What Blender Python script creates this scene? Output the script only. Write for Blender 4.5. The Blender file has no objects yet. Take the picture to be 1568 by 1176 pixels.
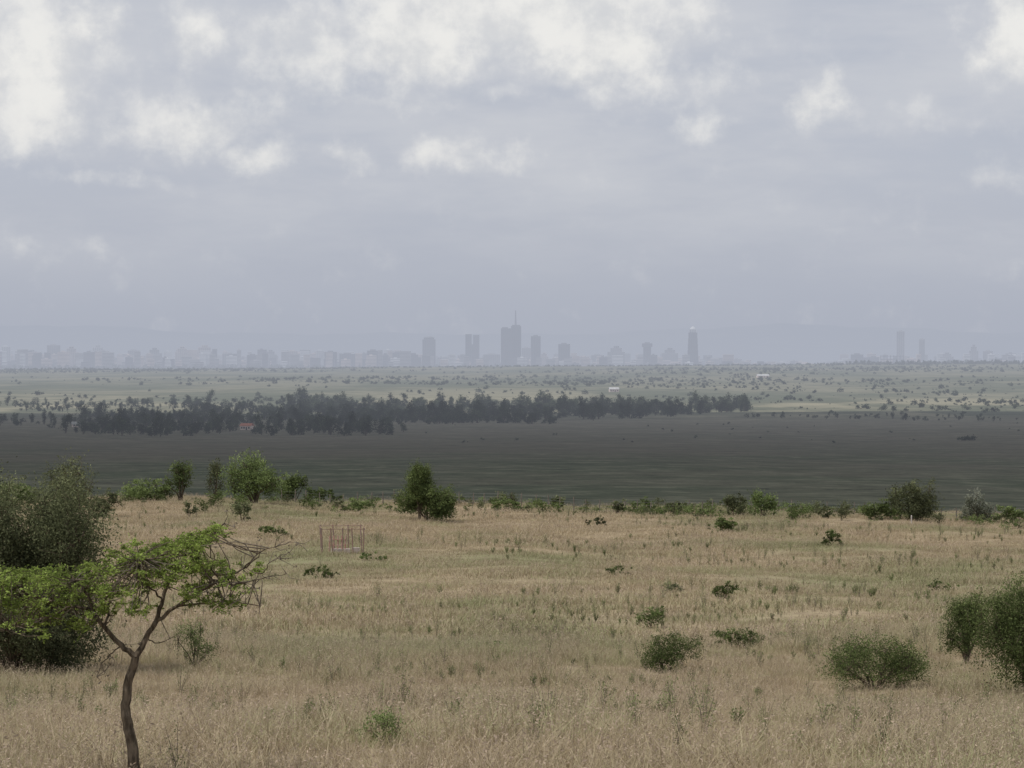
import bpy, math, random
import numpy as np
from mathutils import Vector

R = np.random.default_rng(7)
scene = bpy.context.scene
FP = 4447.0            # focal length in image pixels (pixels per radian)
HOR = 545.0

# ------------------------------------------------------------------ terrain
TD = np.array([0,10,20,30,50,65,100,140,185,240,300,335,400,600,900,1500,2600,3200,4500,7000,7600,9000,11000,50000],float)
TZ = np.array([-2.2,-2.75,-3.4,-4.26,-6.2,-7.4,-9.3,-11.1,-12.5,-14.1,-15.5,-17.2,-22,-36,-45,-50,-54,-50,-41,-25,-27,-43,-40,-60],float)
_ld = np.linspace(math.log(0.5), math.log(50000), 3000)
_z = np.interp(np.exp(_ld), TD, TZ)
_k = np.hanning(61); _k /= _k.sum()
_zs = np.convolve(np.pad(_z, 30, mode='edge'), _k, mode='valid')

def sstep(a, b, x):
    t = np.clip((x-a)/(b-a), 0, 1); return t*t*(3-2*t)

def ground(x, y):
    x = np.asarray(x, float); y = np.asarray(y, float)
    d = np.hypot(x, y)
    z = np.interp(np.log(np.maximum(d, 0.5)), _ld, _zs)
    az = np.clip(np.arctan2(x, np.maximum(y, 1e-3)), -0.35, 0.35)
    w1 = sstep(120, 290, d)*(1-sstep(350, 700, d))
    z = z - az*300*0.019*w1
    w2 = sstep(3000, 6800, d)*(1-sstep(7600, 9500, d))
    z = z + az*7000*0.0066*w2
    w3 = sstep(15, 60, d)*(1-sstep(300, 600, d))
    z = z + w3*(0.16*np.sin(x*0.21+y*0.05)+0.13*np.sin(y*0.17-x*0.09+1.3)+0.06*np.sin(x*0.53+1)+0.05*np.sin(y*0.61+x*.3))
    w4 = sstep(500, 1200, d)*(1-sstep(9000, 12000, d))
    z = z + w4*(0.9*np.sin(x*0.006+y*0.0021)+0.7*np.sin(y*0.0047-x*0.0032+2)+0.35*np.sin(x*0.017+1))
    return z

_dd = np.exp(np.linspace(math.log(15), math.log(8000), 4000))
def site(bx, by, dmin=15.0):
    """ground point that projects to image column bx, row by"""
    az = math.atan((bx-784)/FP)
    dd = _dd[_dd >= dmin]
    x = dd*math.sin(az); y = dd*math.cos(az)
    ys = HOR - ground(x, y)/dd*FP
    idx = np.where(ys <= by)[0]
    i = idx[0] if len(idx) else len(dd)-1
    return x[i], y[i], float(ground(x[i], y[i])), dd[i]

# ------------------------------------------------------------------ materials
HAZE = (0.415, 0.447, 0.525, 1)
def nn(nt, typ, **kw):
    n = nt.nodes.new(typ)
    for k, v in kw.items():
        setattr(n, k, v)
    return n
def mth(nt, op, a, b=None, clamp=False):
    n = nt.nodes.new('ShaderNodeMath'); n.operation = op; n.use_clamp = clamp
    for i, v in enumerate((a, b)):
        if v is None: continue
        if isinstance(v, (int, float)): n.inputs[i].default_value = v
        else: nt.links.new(v, n.inputs[i])
    return n.outputs[0]
def mixc(nt, fac, a, b, blend='MIX'):
    n = nt.nodes.new('ShaderNodeMix'); n.data_type = 'RGBA'; n.blend_type = blend
    for s, v in ((n.inputs['Factor'], fac), (n.inputs[6], a), (n.inputs[7], b)):
        if isinstance(v, (int, float)): s.default_value = v
        elif isinstance(v, tuple): s.default_value = v if len(v) == 4 else v+(1,)
        else: nt.links.new(v, s)
    return n.outputs[2]
def maprange(nt, v, a, b, c=0.0, d=1.0, smooth=True):
    n = nt.nodes.new('ShaderNodeMapRange')
    n.interpolation_type = 'SMOOTHSTEP' if smooth else 'LINEAR'
    nt.links.new(v, n.inputs[0])
    for i, q in enumerate((a, b, c, d)): n.inputs[i+1].default_value = q
    return n.outputs[0]
def noise(nt, vec, scale, detail=4, rough=0.55):
    n = nt.nodes.new('ShaderNodeTexNoise'); n.inputs['Scale'].default_value = scale
    n.inputs['Detail'].default_value = detail; n.inputs['Roughness'].default_value = rough
    if vec is not None: nt.links.new(vec, n.inputs['Vector'])
    return n.outputs['Fac']
def scaled(nt, vec, s):
    n = nt.nodes.new('ShaderNodeVectorMath'); n.operation = 'MULTIPLY'
    nt.links.new(vec, n.inputs[0]); n.inputs[1].default_value = s
    return n.outputs[0]
def new_mat(name):
    m = bpy.data.materials.new(name); m.use_nodes = True
    m.node_tree.nodes.clear(); return m, m.node_tree
def pos_dist(nt):
    g = nt.nodes.new('ShaderNodeNewGeometry')
    l = nt.nodes.new('ShaderNodeVectorMath'); l.operation = 'LENGTH'
    nt.links.new(g.outputs['Position'], l.inputs[0])
    return g.outputs['Position'], l.outputs['Value']
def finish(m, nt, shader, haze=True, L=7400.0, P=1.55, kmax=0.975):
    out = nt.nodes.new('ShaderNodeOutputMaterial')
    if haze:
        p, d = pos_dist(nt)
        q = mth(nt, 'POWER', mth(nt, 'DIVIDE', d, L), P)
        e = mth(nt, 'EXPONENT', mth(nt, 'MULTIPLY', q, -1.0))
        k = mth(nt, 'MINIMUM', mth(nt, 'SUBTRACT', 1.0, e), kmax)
        em = nt.nodes.new('ShaderNodeEmission'); em.inputs[0].default_value = HAZE  # painted haze: sky-coloured glow mixed over the surface by distance from origin
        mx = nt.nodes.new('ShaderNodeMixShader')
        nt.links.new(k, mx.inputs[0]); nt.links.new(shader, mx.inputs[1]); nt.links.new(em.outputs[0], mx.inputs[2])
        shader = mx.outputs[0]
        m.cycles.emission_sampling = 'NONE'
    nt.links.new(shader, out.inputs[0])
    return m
def diffuse(nt, col, rough=0.9, spec=0.15):
    b = nt.nodes.new('ShaderNodeBsdfPrincipled')
    b.inputs['Roughness'].default_value = rough
    b.inputs['Specular IOR Level'].default_value = spec
    if isinstance(col, tuple): b.inputs['Base Color'].default_value = col if len(col) == 4 else col+(1,)
    else: nt.links.new(col, b.inputs['Base Color'])
    return b
def lambert(nt, col):
    b = nt.nodes.new('ShaderNodeBsdfDiffuse'); nt.links.new(col, b.inputs[0]); return b

def leaf_mat(name, c1, c2, c3, haze=False, transl=0.4, nscale=0.8, vr=(.7, 1.3)):
    m, nt = new_mat(name)
    a = nn(nt, 'ShaderNodeAttribute', attribute_name='tint')
    oi = nn(nt, 'ShaderNodeObjectInfo')
    p, d = pos_dist(nt)
    n1 = noise(nt, p, nscale, 1)
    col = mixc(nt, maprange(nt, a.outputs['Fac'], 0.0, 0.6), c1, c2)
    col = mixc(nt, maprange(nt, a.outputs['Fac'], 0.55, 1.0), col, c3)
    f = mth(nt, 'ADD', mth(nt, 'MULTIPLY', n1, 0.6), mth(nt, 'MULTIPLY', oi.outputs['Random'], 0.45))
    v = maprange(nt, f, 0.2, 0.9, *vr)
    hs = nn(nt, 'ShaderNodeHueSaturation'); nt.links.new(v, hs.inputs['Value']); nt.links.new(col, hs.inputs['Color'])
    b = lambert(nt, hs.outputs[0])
    t = nn(nt, 'ShaderNodeBsdfTranslucent'); nt.links.new(hs.outputs[0], t.inputs[0])
    mx = nn(nt, 'ShaderNodeMixShader'); mx.inputs[0].default_value = transl
    nt.links.new(b.outputs[0], mx.inputs[1]); nt.links.new(t.outputs[0], mx.inputs[2])
    return finish(m, nt, mx.outputs[0], haze)

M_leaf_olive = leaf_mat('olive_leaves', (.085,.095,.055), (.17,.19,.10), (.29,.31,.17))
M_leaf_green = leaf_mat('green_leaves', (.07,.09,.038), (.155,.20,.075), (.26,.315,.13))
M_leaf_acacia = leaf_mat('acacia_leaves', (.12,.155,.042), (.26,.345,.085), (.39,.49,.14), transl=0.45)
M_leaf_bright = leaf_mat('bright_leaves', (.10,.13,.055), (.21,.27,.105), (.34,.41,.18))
M_leaf_silver = leaf_mat('silvery_leaves', (.20,.22,.16), (.40,.42,.34), (.56,.58,.48))
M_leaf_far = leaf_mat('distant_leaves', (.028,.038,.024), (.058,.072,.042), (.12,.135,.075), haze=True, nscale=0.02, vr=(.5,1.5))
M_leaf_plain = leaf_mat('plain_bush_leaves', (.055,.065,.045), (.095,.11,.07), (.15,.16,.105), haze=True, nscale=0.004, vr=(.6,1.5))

def bark_mat(name, c1, c2, haze=False):
    m, nt = new_mat(name)
    p, d = pos_dist(nt)
    n = noise(nt, scaled(nt, p, (30, 30, 8)), 1.0, 3)
    return finish(m, nt, diffuse(nt, mixc(nt, maprange(nt, n, .3, .7), c1, c2), .95, .1).outputs[0], haze)
M_bark = bark_mat('acacia_bark', (.05,.04,.03), (.17,.135,.10))
M_twig = bark_mat('grey_twigs', (.11,.09,.07), (.22,.19,.15))
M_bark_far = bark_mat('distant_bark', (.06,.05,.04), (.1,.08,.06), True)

def grass_mat(name, dry, dry2, green, gbias):
    m, nt = new_mat(name)
    a = nn(nt, 'ShaderNodeAttribute', attribute_name='tint')
    oi = nn(nt, 'ShaderNodeObjectInfo')
    p, d = pos_dist(nt)
    big = noise(nt, scaled(nt, p, (1, .35, 1)), 0.06, 3, .6)
    mid = noise(nt, p, 0.4, 1, .6)
    c = mixc(nt, maprange(nt, a.outputs['Fac'], 0, 1), dry, dry2)
    near = maprange(nt, d, 30, 190, .06, 0.0)
    g = mth(nt, 'ADD', mth(nt, 'ADD', mth(nt, 'MULTIPLY', big, .68), mth(nt, 'MULTIPLY', mid, .3)),
            mth(nt, 'ADD', mth(nt, 'MULTIPLY', oi.outputs['Random'], .2), near))
    c = mixc(nt, maprange(nt, g, gbias, gbias+.19, 0.0, .85), c, green)
    v = maprange(nt, mth(nt, 'ADD', mth(nt,'MULTIPLY',mid,.5), mth(nt, 'MULTIPLY', oi.outputs['Random'], .5)), .1, .9, .70, 1.28)
    hs = nn(nt, 'ShaderNodeHueSaturation'); nt.links.new(v, hs.inputs['Value']); nt.links.new(c, hs.inputs['Color'])
    b = lambert(nt, hs.outputs[0])
    t = nn(nt, 'ShaderNodeBsdfTranslucent'); nt.links.new(hs.outputs[0], t.inputs[0])
    mx = nn(nt, 'ShaderNodeMixShader'); mx.inputs[0].default_value = .3
    nt.links.new(b.outputs[0], mx.inputs[1]); nt.links.new(t.outputs[0], mx.inputs[2])
    return finish(m, nt, mx.outputs[0], False)
M_grass = grass_mat('dry_grass', (.395,.32,.215), (.53,.445,.32), (.265,.275,.15), .545)
M_seed = grass_mat('grass_seed_heads', (.42,.33,.255), (.52,.42,.33), (.38,.35,.23), .63)
M_weed = leaf_mat('weed_leaves', (.12,.14,.06), (.21,.24,.11), (.30,.33,.17), nscale=.3)

# ground material
m, nt = new_mat('savannah_ground')
p, d = pos_dist(nt)
n1 = noise(nt, scaled(nt, p, (1, .35, 1)), .06, 3, .6)
n2 = noise(nt, p, 1.2, 3, .7)
near = mixc(nt, maprange(nt, n1, .44, .64), (.37,.30,.205), (.26,.255,.15))
near = mixc(nt, maprange(nt, n2, .4, .75, 0, .8), near, (.23,.18,.13))
v1 = noise(nt, scaled(nt, p, (.8, 1, 1)), .009, 5, .62)
v2 = noise(nt, p, .05, 5, .8)
val = mixc(nt, maprange(nt, v1, .38, .64), (.15,.175,.115), (.215,.215,.155))
val = mixc(nt, maprange(nt, v2, .46, .68, 0, .8), val, (.36,.36,.26))
val = mixc(nt, maprange(nt, v2, .46, .32, 0, .8), val, (.08,.092,.06))
val = mixc(nt, maprange(nt, mth(nt, 'ADD', mth(nt, 'MULTIPLY', v1, 700.0), d), 1350, 2000, 0, .55), val, (.20,.17,.145))
f1 = noise(nt, scaled(nt, p, (1, .45, 1)), .0035, 5, .65)
f2 = noise(nt, p, .016, 4, .75)
far = mixc(nt, maprange(nt, f1, .40, .60), (.185,.18,.13), (.115,.125,.09))  # darker green mottling, with small cloud shadows painted into the patches
far = mixc(nt, maprange(nt, f2, .46, .66, 0, .7), far, (.075,.085,.06))
far = mixc(nt, mth(nt, 'MULTIPLY', maprange(nt, d, 4200, 2700), maprange(nt, f1, .5, .38)), far, (.28,.26,.185))
d2 = mth(nt, 'ADD', d, mth(nt, 'MULTIPLY', mth(nt, 'SUBTRACT', v1, .5), 500.0))
c = mixc(nt, maprange(nt, d, 310, 420), near, val)
c = mixc(nt, maprange(nt, d2, 2350, 2650), c, far)
c = mixc(nt, maprange(nt, d, 7400, 8500), c, (.07,.085,.07))
b = lambert(nt, c)
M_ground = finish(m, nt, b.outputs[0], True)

def plain_mat(name, col, col2=None, haze=True, rough=.7, spec=.3, ns=1.5, L=7400.):
    m, nt = new_mat(name)
    p, d = pos_dist(nt)
    n = noise(nt, p, ns, 2, .6)
    c2 = col2 or tuple(x*.75 for x in col)
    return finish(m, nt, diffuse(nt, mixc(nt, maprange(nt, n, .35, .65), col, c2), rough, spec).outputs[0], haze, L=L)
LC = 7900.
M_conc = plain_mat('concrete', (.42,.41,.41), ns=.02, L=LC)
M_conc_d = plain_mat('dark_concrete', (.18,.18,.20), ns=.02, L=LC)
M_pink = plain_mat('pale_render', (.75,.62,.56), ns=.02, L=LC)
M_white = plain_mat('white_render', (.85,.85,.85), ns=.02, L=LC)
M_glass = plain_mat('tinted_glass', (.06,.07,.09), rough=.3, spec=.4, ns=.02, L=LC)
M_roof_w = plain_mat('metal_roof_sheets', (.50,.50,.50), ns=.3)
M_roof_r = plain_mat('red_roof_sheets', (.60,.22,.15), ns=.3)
M_steel_r = plain_mat('red_oxide_pipe', (.36,.19,.15), (.44,.31,.26), haze=False, ns=4)
M_steel = plain_mat('weathered_steel', (.30,.19,.15), (.23,.17,.145), haze=False, ns=4)
M_post = plain_mat('fence_post_timber', (.20,.17,.14), haze=False, ns=3)
M_wire = plain_mat('fence_wire', (.25,.25,.25), haze=False)
M_wpaint = plain_mat('white_paint', (.6,.55,.52), haze=False)
M_slab = plain_mat('concrete_slab', (.50,.42,.38), haze=False, ns=3)
m, nt = new_mat('hill_forest'); p, d = pos_dist(nt)
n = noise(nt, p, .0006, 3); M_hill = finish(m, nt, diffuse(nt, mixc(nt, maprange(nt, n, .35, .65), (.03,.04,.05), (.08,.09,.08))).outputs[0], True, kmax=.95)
m, nt = new_mat('cloud_vapour'); M_cloud = finish(m, nt, diffuse(nt, (.85,.85,.86), 1, 0).outputs[0], False)

# ------------------------------------------------------------------ mesh builder (quads only)
class MB:
    def __init__(s): s.v=[]; s.f=[]; s.m=[]; s.t=[]; s.n=0
    def add(s, V, F, mat=0, tint=.5):
        V = np.asarray(V, float); F = np.asarray(F, int)
        s.v.append(V); s.f.append(F+s.n); s.n += len(V)
        s.m.append(np.full(len(F), mat, int))
        s.t.append(np.full(len(F), tint, float) if np.isscalar(tint) else np.asarray(tint, float))
    def box(s, x0, x1, y0, y1, z0, z1, mat=0, tint=.5):
        V = [(x0,y0,z0),(x1,y0,z0),(x1,y1,z0),(x0,y1,z0),(x0,y0,z1),(x1,y0,z1),(x1,y1,z1),(x0,y1,z1)]
        F = [(0,3,2,1),(4,5,6,7),(0,1,5,4),(1,2,6,5),(2,3,7,6),(3,0,4,7)]
        s.add(V, F, mat, tint)
    def tube(s, P, r, sides=6, mat=0, tint=.5):
        P = np.asarray(P, float); n = len(P)
        r = np.asarray(r, float) if not np.isscalar(r) else np.full(n, r)
        T = np.gradient(P, axis=0); T /= (np.linalg.norm(T, axis=1)[:, None]+1e-9)
        up = np.where(np.abs(T[:, 2:3]) > .9, np.array([[1., 0, 0]]), np.array([[0, 0, 1.]]))
        up = np.repeat(up[:1], n, 0)
        A = np.cross(T, up); A /= (np.linalg.norm(A, axis=1)[:, None]+1e-9); Bv = np.cross(T, A)
        a = np.linspace(0, 2*math.pi, sides, endpoint=False)
        V = P[:, None, :] + r[:, None, None]*(np.cos(a)[None, :, None]*A[:, None, :]+np.sin(a)[None, :, None]*Bv[:, None, :])
        F = [(i*sides+j, i*sides+(j+1)%sides, (i+1)*sides+(j+1)%sides, (i+1)*sides+j) for i in range(n-1) for j in range(sides)]
        s.add(V.reshape(-1, 3), F, mat, tint)
    def leaves(s, C, size, mat=0, tint=.5, rng=R, flat=0.0, aspect=.55):
        N = len(C)
        a = rng.normal(size=(N, 3)); a[:, 2] *= (1-flat); a /= np.linalg.norm(a, axis=1)[:, None]+1e-9
        b = rng.normal(size=(N, 3)); b[:, 2] *= (1-flat); b = np.cross(a, np.cross(b, a)); b /= np.linalg.norm(b, axis=1)[:, None]+1e-9
        sz = (size*rng.uniform(.6, 1.35, N))[:, None] if np.isscalar(size) else size[:, None]
        a = a*sz*.5; b = b*sz*.5*aspect
        V = np.stack([C-a, C+b, C+a, C-b], 1).reshape(-1, 3)
        F = np.arange(N*4).reshape(N, 4)
        s.add(V, F, mat, tint)
    def mesh(s, name, mats, smooth=False):
        V = np.concatenate(s.v); F = np.concatenate(s.f); nf = len(F)
        me = bpy.data.meshes.new(name)
        me.vertices.add(len(V)); me.vertices.foreach_set('co', V.ravel())
        me.loops.add(nf*4); me.loops.foreach_set('vertex_index', F.ravel().astype(np.int32))
        me.polygons.add(nf); me.polygons.foreach_set('loop_start', np.arange(0, nf*4, 4, dtype=np.int32))
        me.polygons.foreach_set('loop_total', np.full(nf, 4, np.int32))
        me.polygons.foreach_set('material_index', np.concatenate(s.m).astype(np.int32))
        me.polygons.foreach_set('use_smooth', np.full(nf, smooth))
        at = me.attributes.new('tint', 'FLOAT', 'FACE'); at.data.foreach_set('value', np.concatenate(s.t))
        for mm in mats: me.materials.append(mm)
        me.update(calc_edges=True)
        return me
    def obj(s, name, mats, loc=(0, 0, 0), rot=0, smooth=False, link=True, parent=None):
        o = bpy.data.objects.new(name, s.mesh(name, mats, smooth))
        o.location = loc; o.rotation_euler = (0, 0, rot)
        if link: scene.collection.objects.link(o)
        if parent: o.parent = parent
        return o
def empty(name, loc, rot=0):
    e = bpy.data.objects.new(name, None); e.location = loc; e.rotation_euler = (0, 0, rot); e.empty_display_size = .5
    scene.collection.objects.link(e); return e

# ground sheet
fa = np.radians(np.arange(-22, 22.01, .13)); ca = np.radians(np.arange(26, 334.1, 4.0))
ang = np.concatenate([fa, ca]); rr = np.exp(np.linspace(math.log(.6), math.log(48000), 430))
X = rr[:, None]*np.sin(ang)[None]; Y = rr[:, None]*np.cos(ang)[None]
Z = ground(X, Y)
na = len(ang); V = np.stack([X, Y, Z], -1).reshape(-1, 3)
i = np.arange(len(rr)-1)[:, None]; j = np.arange(na)[None]
F = np.stack([i*na+j, i*na+(j+1) % na, (i+1)*na+(j+1) % na, (i+1)*na+j], -1).reshape(-1, 4)
F = F[:, ::-1]
g = MB(); g.add(V, F)
g.obj('ground', [M_ground], smooth=True)

# distant hills
def hills(name, r0, r1, r2, top, seed):
    a = np.radians(np.linspace(-40, 40, 500)); px = 784+FP*np.tan(np.clip(a, -.6, .6))
    rs = np.concatenate([np.linspace(r0, r1, 14), np.linspace(r1, r2, 6)[1:]])
    prof = np.concatenate([sstep(0, 1, np.linspace(0, 1, 14)), 1-np.linspace(0, 1, 6)[1:]])
    h = top(px)*r1/FP+60
    rgh = np.sin(px*.011+seed)*.05+np.sin(px*.031+2*seed)*.03+np.sin(px*.083+seed*3)*.015
    H = -62+prof[:, None]*(h*(1+rgh))[None]
    Xh = rs[:, None]*np.sin(a)[None]; Yh = rs[:, None]*np.cos(a)[None]
    n = len(a); ii = np.arange(len(rs)-1)[:, None]; jj = np.arange(n-1)[None]
    Fh = np.stack([ii*n+jj, (ii+1)*n+jj, (ii+1)*n+jj+1, ii*n+jj+1], -1).reshape(-1, 4)[:, ::-1]
    b = MB(); b.add(np.stack([Xh, Yh, H], -1).reshape(-1, 3), Fh); b.obj(name, [M_hill], smooth=True)
hills('distant_hills', 19000, 26000, 33000, lambda p: 36+7*np.cos((p-60)/170.)*np.exp(-((p-60)/300)**2)+9*np.exp(-((p-1330)/260)**2)+3*np.sin(p/140.), 1.)
hills('distant_hills', 15000, 18500, 23000, lambda p: 21+4*np.sin(p/210.)+3*np.sin(p/77.), 2.3)

# ------------------------------------------------------------------ shrubs
def shrub(seed, w, h, leaf=.08, nclump=200, per=40, lobes=7, csig=.09, z0=.12, depth=None, trunk=None, flat=0., shoot=.08, multi=4, sticks=10, fit=False):
    rg = np.random.default_rng(seed); b = MB(); dp = depth or w*.9
    L = []
    for k in range(lobes):
        u = (k+.5)/lobes*2-1 if lobes > 1 else 0
        cxx = (u*.36+rg.uniform(-.1, .1))*w
        zc = h*(z0+(1-z0)*rg.uniform(.22, .78))*(1-.3*abs(u)**2)
        rx = w*rg.uniform(.10, .24); rz = max(min(h-zc, h*.36)*rg.uniform(.7, 1.0), h*.12)
        L.append((cxx, rg.uniform(-.3, .3)*dp, zc, rx, rz))
    nC = nclump
    wt = np.array([l[3]**1.5 for l in L]); wt /= wt.sum()
    li = rg.choice(lobes, nC, p=wt)
    La = np.array(L)[li]
    dr = rg.normal(size=(nC, 3)); dr[:, 2] += .2; dr /= np.linalg.norm(dr, axis=1)[:, None]
    lump = 1+.28*np.sin(dr[:, 0]*5+seed+li*1.7)+.22*np.sin(dr[:, 2]*7+li*2.1+seed*1.3)+.14*np.sin(dr[:, 1]*9+li)
    rad = (rg.uniform(.3, 1.0, nC)**.6)*lump*rg.uniform(.85, 1.2, nC)
    C = La[:, :3]+dr*np.stack([La[:, 3], La[:, 3], La[:, 4]], 1)*rad[:, None]
    low = C[:, 2] < h*z0
    C[low, 2] = h*(z0+rg.uniform(-.01, .1, low.sum()))
    ct = rg.uniform(0, 1, nC)*(.4+.6*np.clip(C[:, 2]/h, 0, 1))*np.clip(.35+.65*rad, 0, 1.1)  # shade put into leaf tint: clumps darken towards the bottom and inside
    sg = h*csig*rg.uniform(.4, 1.6, nC)
    n = nC*per
    ci = np.repeat(np.arange(nC), per)
    P = C[ci]+rg.normal(size=(n, 3))*sg[ci][:, None]*np.array([1, 1, .7*(1-flat*.5)])
    P[:, 2] = np.abs(P[:, 2])
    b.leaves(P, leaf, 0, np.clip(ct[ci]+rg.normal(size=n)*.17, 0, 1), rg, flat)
    tr = trunk if trunk else .02*h
    for k, l in enumerate(L):
        base = np.array([rg.uniform(-.05, .05)*w, rg.uniform(-.05, .05)*w, -.1])
        if trunk and multi == 1: base = np.array([0, 0, -.1])
        mid = np.array([l[0]*.35+rg.uniform(-.04, .04)*w, l[1]*.35, l[2]*.5])
        b.tube([base, mid, np.array(l[:3])], [tr, tr*.7, tr*.35], 5, 1)
        for q in np.where(li == k)[0][:sticks]:
            m2 = (np.array(l[:3])+C[q])/2+rg.normal(size=3)*.04*h
            b.tube([l[:3], m2, C[q]], [tr*.35, tr*.22, tr*.1], 4, 1)
    ns = min(int(nC*.22), 240)
    for q in rg.integers(0, nC, ns):
        if C[q, 2] < h*.3: continue
        e = C[q]+np.array([rg.normal()*.06*w, rg.normal()*.05*w, h*rg.uniform(.02, shoot*1.4)])
        b.tube([C[q], e], [tr*.12, tr*.05], 3, 1)
        k = 9; t = rg.uniform(.2, 1, k)[:, None]
        b.leaves(C[q]*(1-t)+e*t+rg.normal(size=(k, 3))*leaf*.5, leaf*.8, 0, rg.uniform(.4, 1, k), rg)
    if fit:
        lo, hi = np.percentile(P[:, 0], [1.0, 99.0]); top = np.percentile(P[:, 2], 99.0)
        sx = w/(hi-lo); cx_ = (hi+lo)/2; sz = h/top
        for V in b.v:
            V[:, 0] = (V[:, 0]-cx_)*sx; V[:, 2] = np.where(V[:, 2] > 0, V[:, 2]*sz, V[:, 2])
    return b

def place(name, x0, x1, ytop, ybase, mat, seed, dmin=15, leafpx=1.6, cov=1.0, cap=70000, **kw):
    x, y, z, d = site((x0+x1)/2, ybase, dmin)
    u = d/FP; w = (x1-x0)*u; h = (ybase-ytop)*u
    leaf = max(leafpx*u*1.53, .03)
    apx = (x1-x0)*(ybase-ytop)
    n = int(min(cap, max(700, 9.0*apx/(leafpx**2)*cov)))
    per = 22; ncl = max(28, n//per)
    b = shrub(seed, w, h, leaf=leaf, nclump=ncl, per=per, csig=kw.pop('csig', .06), fit=True, **kw)
    return b.obj(name, [mat, M_bark if d < 400 else M_bark_far], (x, y, z), 0)

OL, GR, BR, SI = M_leaf_olive, M_leaf_green, M_leaf_bright, M_leaf_silver
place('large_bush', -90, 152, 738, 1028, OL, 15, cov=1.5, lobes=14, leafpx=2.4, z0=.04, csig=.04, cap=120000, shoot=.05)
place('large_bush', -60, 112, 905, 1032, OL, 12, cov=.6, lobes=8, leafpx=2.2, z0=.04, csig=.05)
place('bush', 1500, 1650, 880, 1060, GR, 21, cov=.6, lobes=12, leafpx=1.9, z0=.05, csig=.05, shoot=.12)
place('bush', 1446, 1514, 910, 1012, GR, 22, cov=.55, lobes=7, z0=.2, shoot=.12)
place('bush', 1270, 1422, 976, 1054, GR, 23, cov=.38, lobes=12, z0=.04, csig=.08, shoot=.2)
place('bush', 985, 1074, 970, 1030, GR, 74, cov=.45, lobes=8, z0=.04, csig=.08, shoot=.15)
place('bush', 1088, 1170, 961, 996, GR, 25, cov=.3, lobes=8, z0=.03, shoot=.2)
place('bush', 976, 1018, 930, 962, GR, 26, cov=.3, lobes=5, z0=.03, shoot=.2)
place('bush', 1092, 1130, 890, 916, GR, 27, cov=.35, lobes=5, z0=.03, shoot=.2)
place('bush', 1014, 1046, 893, 911, OL, 28, cov=.4, lobes=5, z0=.03)
place('bush', 928, 968, 866, 883, BR, 29, cov=.3, lobes=5, z0=.02)
place('bush', 1086, 1128, 793, 814, GR, 30, cov=.45, lobes=5, z0=.03)
place('bush', 1258, 1290, 810, 834, GR, 31, cov=.4, lobes=5, z0=.03)
place('bush', 897, 928, 793, 807, OL, 32, cov=.4, lobes=4, z0=.03)
place('bush', 466, 518, 866, 886, GR, 33, cov=.3, lobes=6, z0=.02)
place('bush', 264, 334, 948, 1020, BR, 34, cov=.18, lobes=7, z0=.03, csig=.1, shoot=.2)
place('bush', 552, 592, 846, 858, BR, 35, cov=.35, lobes=4, z0=.02)
place('bush', 395, 440, 805, 822, GR, 36, cov=.3, lobes=4, z0=.02)
place('bush', 1180, 1225, 966, 982, BR, 37, cov=.2, lobes=4, z0=.02)
place('bush', 1425, 1470, 886, 903, BR, 38, cov=.3, lobes=4, z0=.02)
place('bush', 730, 780, 982, 1000, BR, 39, cov=.12, lobes=4, z0=.02)
place('bush', 540, 625, 1085, 1145, BR, 69, cov=.06, lobes=7, z0=.02, csig=.13, shoot=.3)
# ridge-top trees and bushes
place('round_tree', 611, 694, 744, 798, GR, 41, cov=1.1, lobes=10, z0=.08, leafpx=1.4, csig=.05)
place('round_tree', 622, 662, 712, 798, GR, 42, cov=.8, lobes=6, z0=.55, trunk=.12, multi=1, leafpx=1.4)
place('thorn_tree', 343, 434, 696, 770, BR, 43, cov=.5, lobes=11, z0=.15, trunk=.12)
place('thorn_tree', 251, 294, 706, 766, BR, 44, cov=.35, lobes=6, z0=.15, trunk=.09, shoot=.15)
place('thorn_tree', 316, 344, 704, 768, OL, 45, cov=.3, lobes=5, z0=.15, trunk=.09, shoot=.15)
place('thorn_tree', 66, 146, 700, 785, OL, 46, cov=.22, lobes=10, z0=.1, trunk=.1, shoot=.15)
place('bush', 183, 256, 733, 768, BR, 47, cov=.6, lobes=8, z0=.03)
place('bush', 425, 480, 727, 771, GR, 48, cov=.6, lobes=7, z0=.03)
place('bush', 478, 522, 748, 773, GR, 49, cov=.5, lobes=5, z0=.03)
place('bush', 536, 572, 763, 783, BR, 50, cov=.5, lobes=4, z0=.03)
place('bush', 752, 796, 762, 783, BR, 51, cov=.5, lobes=5, z0=.03)
place('bush', 844, 864, 761, 781, OL, 52, cov=.5, lobes=4, z0=.03)
place('bush', 968, 1008, 763, 787, BR, 53, cov=.5, lobes=6, z0=.03)
place('bush', 1018, 1044, 768, 787, OL, 54, cov=.5, lobes=4, z0=.03)
place('thorn_tree', 1108, 1143, 756, 791, OL, 55, cov=.4, lobes=5, z0=.1)
place('bush', 1148, 1190, 753, 791, BR, 56, cov=.5, lobes=6, z0=.03)
place('bush', 1320, 1372, 764, 794, GR, 57, cov=.6, lobes=6, z0=.03)
place('round_tree', 1364, 1434, 737, 795, OL, 58, cov=.7, lobes=9, z0=.05)
place('silvery_shrub', 1474, 1522, 750, 797, SI, 59, cov=.5, lobes=6, z0=.05)
place('bush', 1524, 1568, 772, 798, BR, 60, cov=.4, lobes=5, z0=.03)
place('bush', -30, 52, 738, 775, BR, 61, cov=.6, lobes=8, z0=.03)
place('bush', 1248, 1278, 772, 793, OL, 62, cov=.4, lobes=4, z0=.03)
place('bush', 355, 384, 768, 798, OL, 63, cov=.3, lobes=4, z0=.05)
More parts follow.
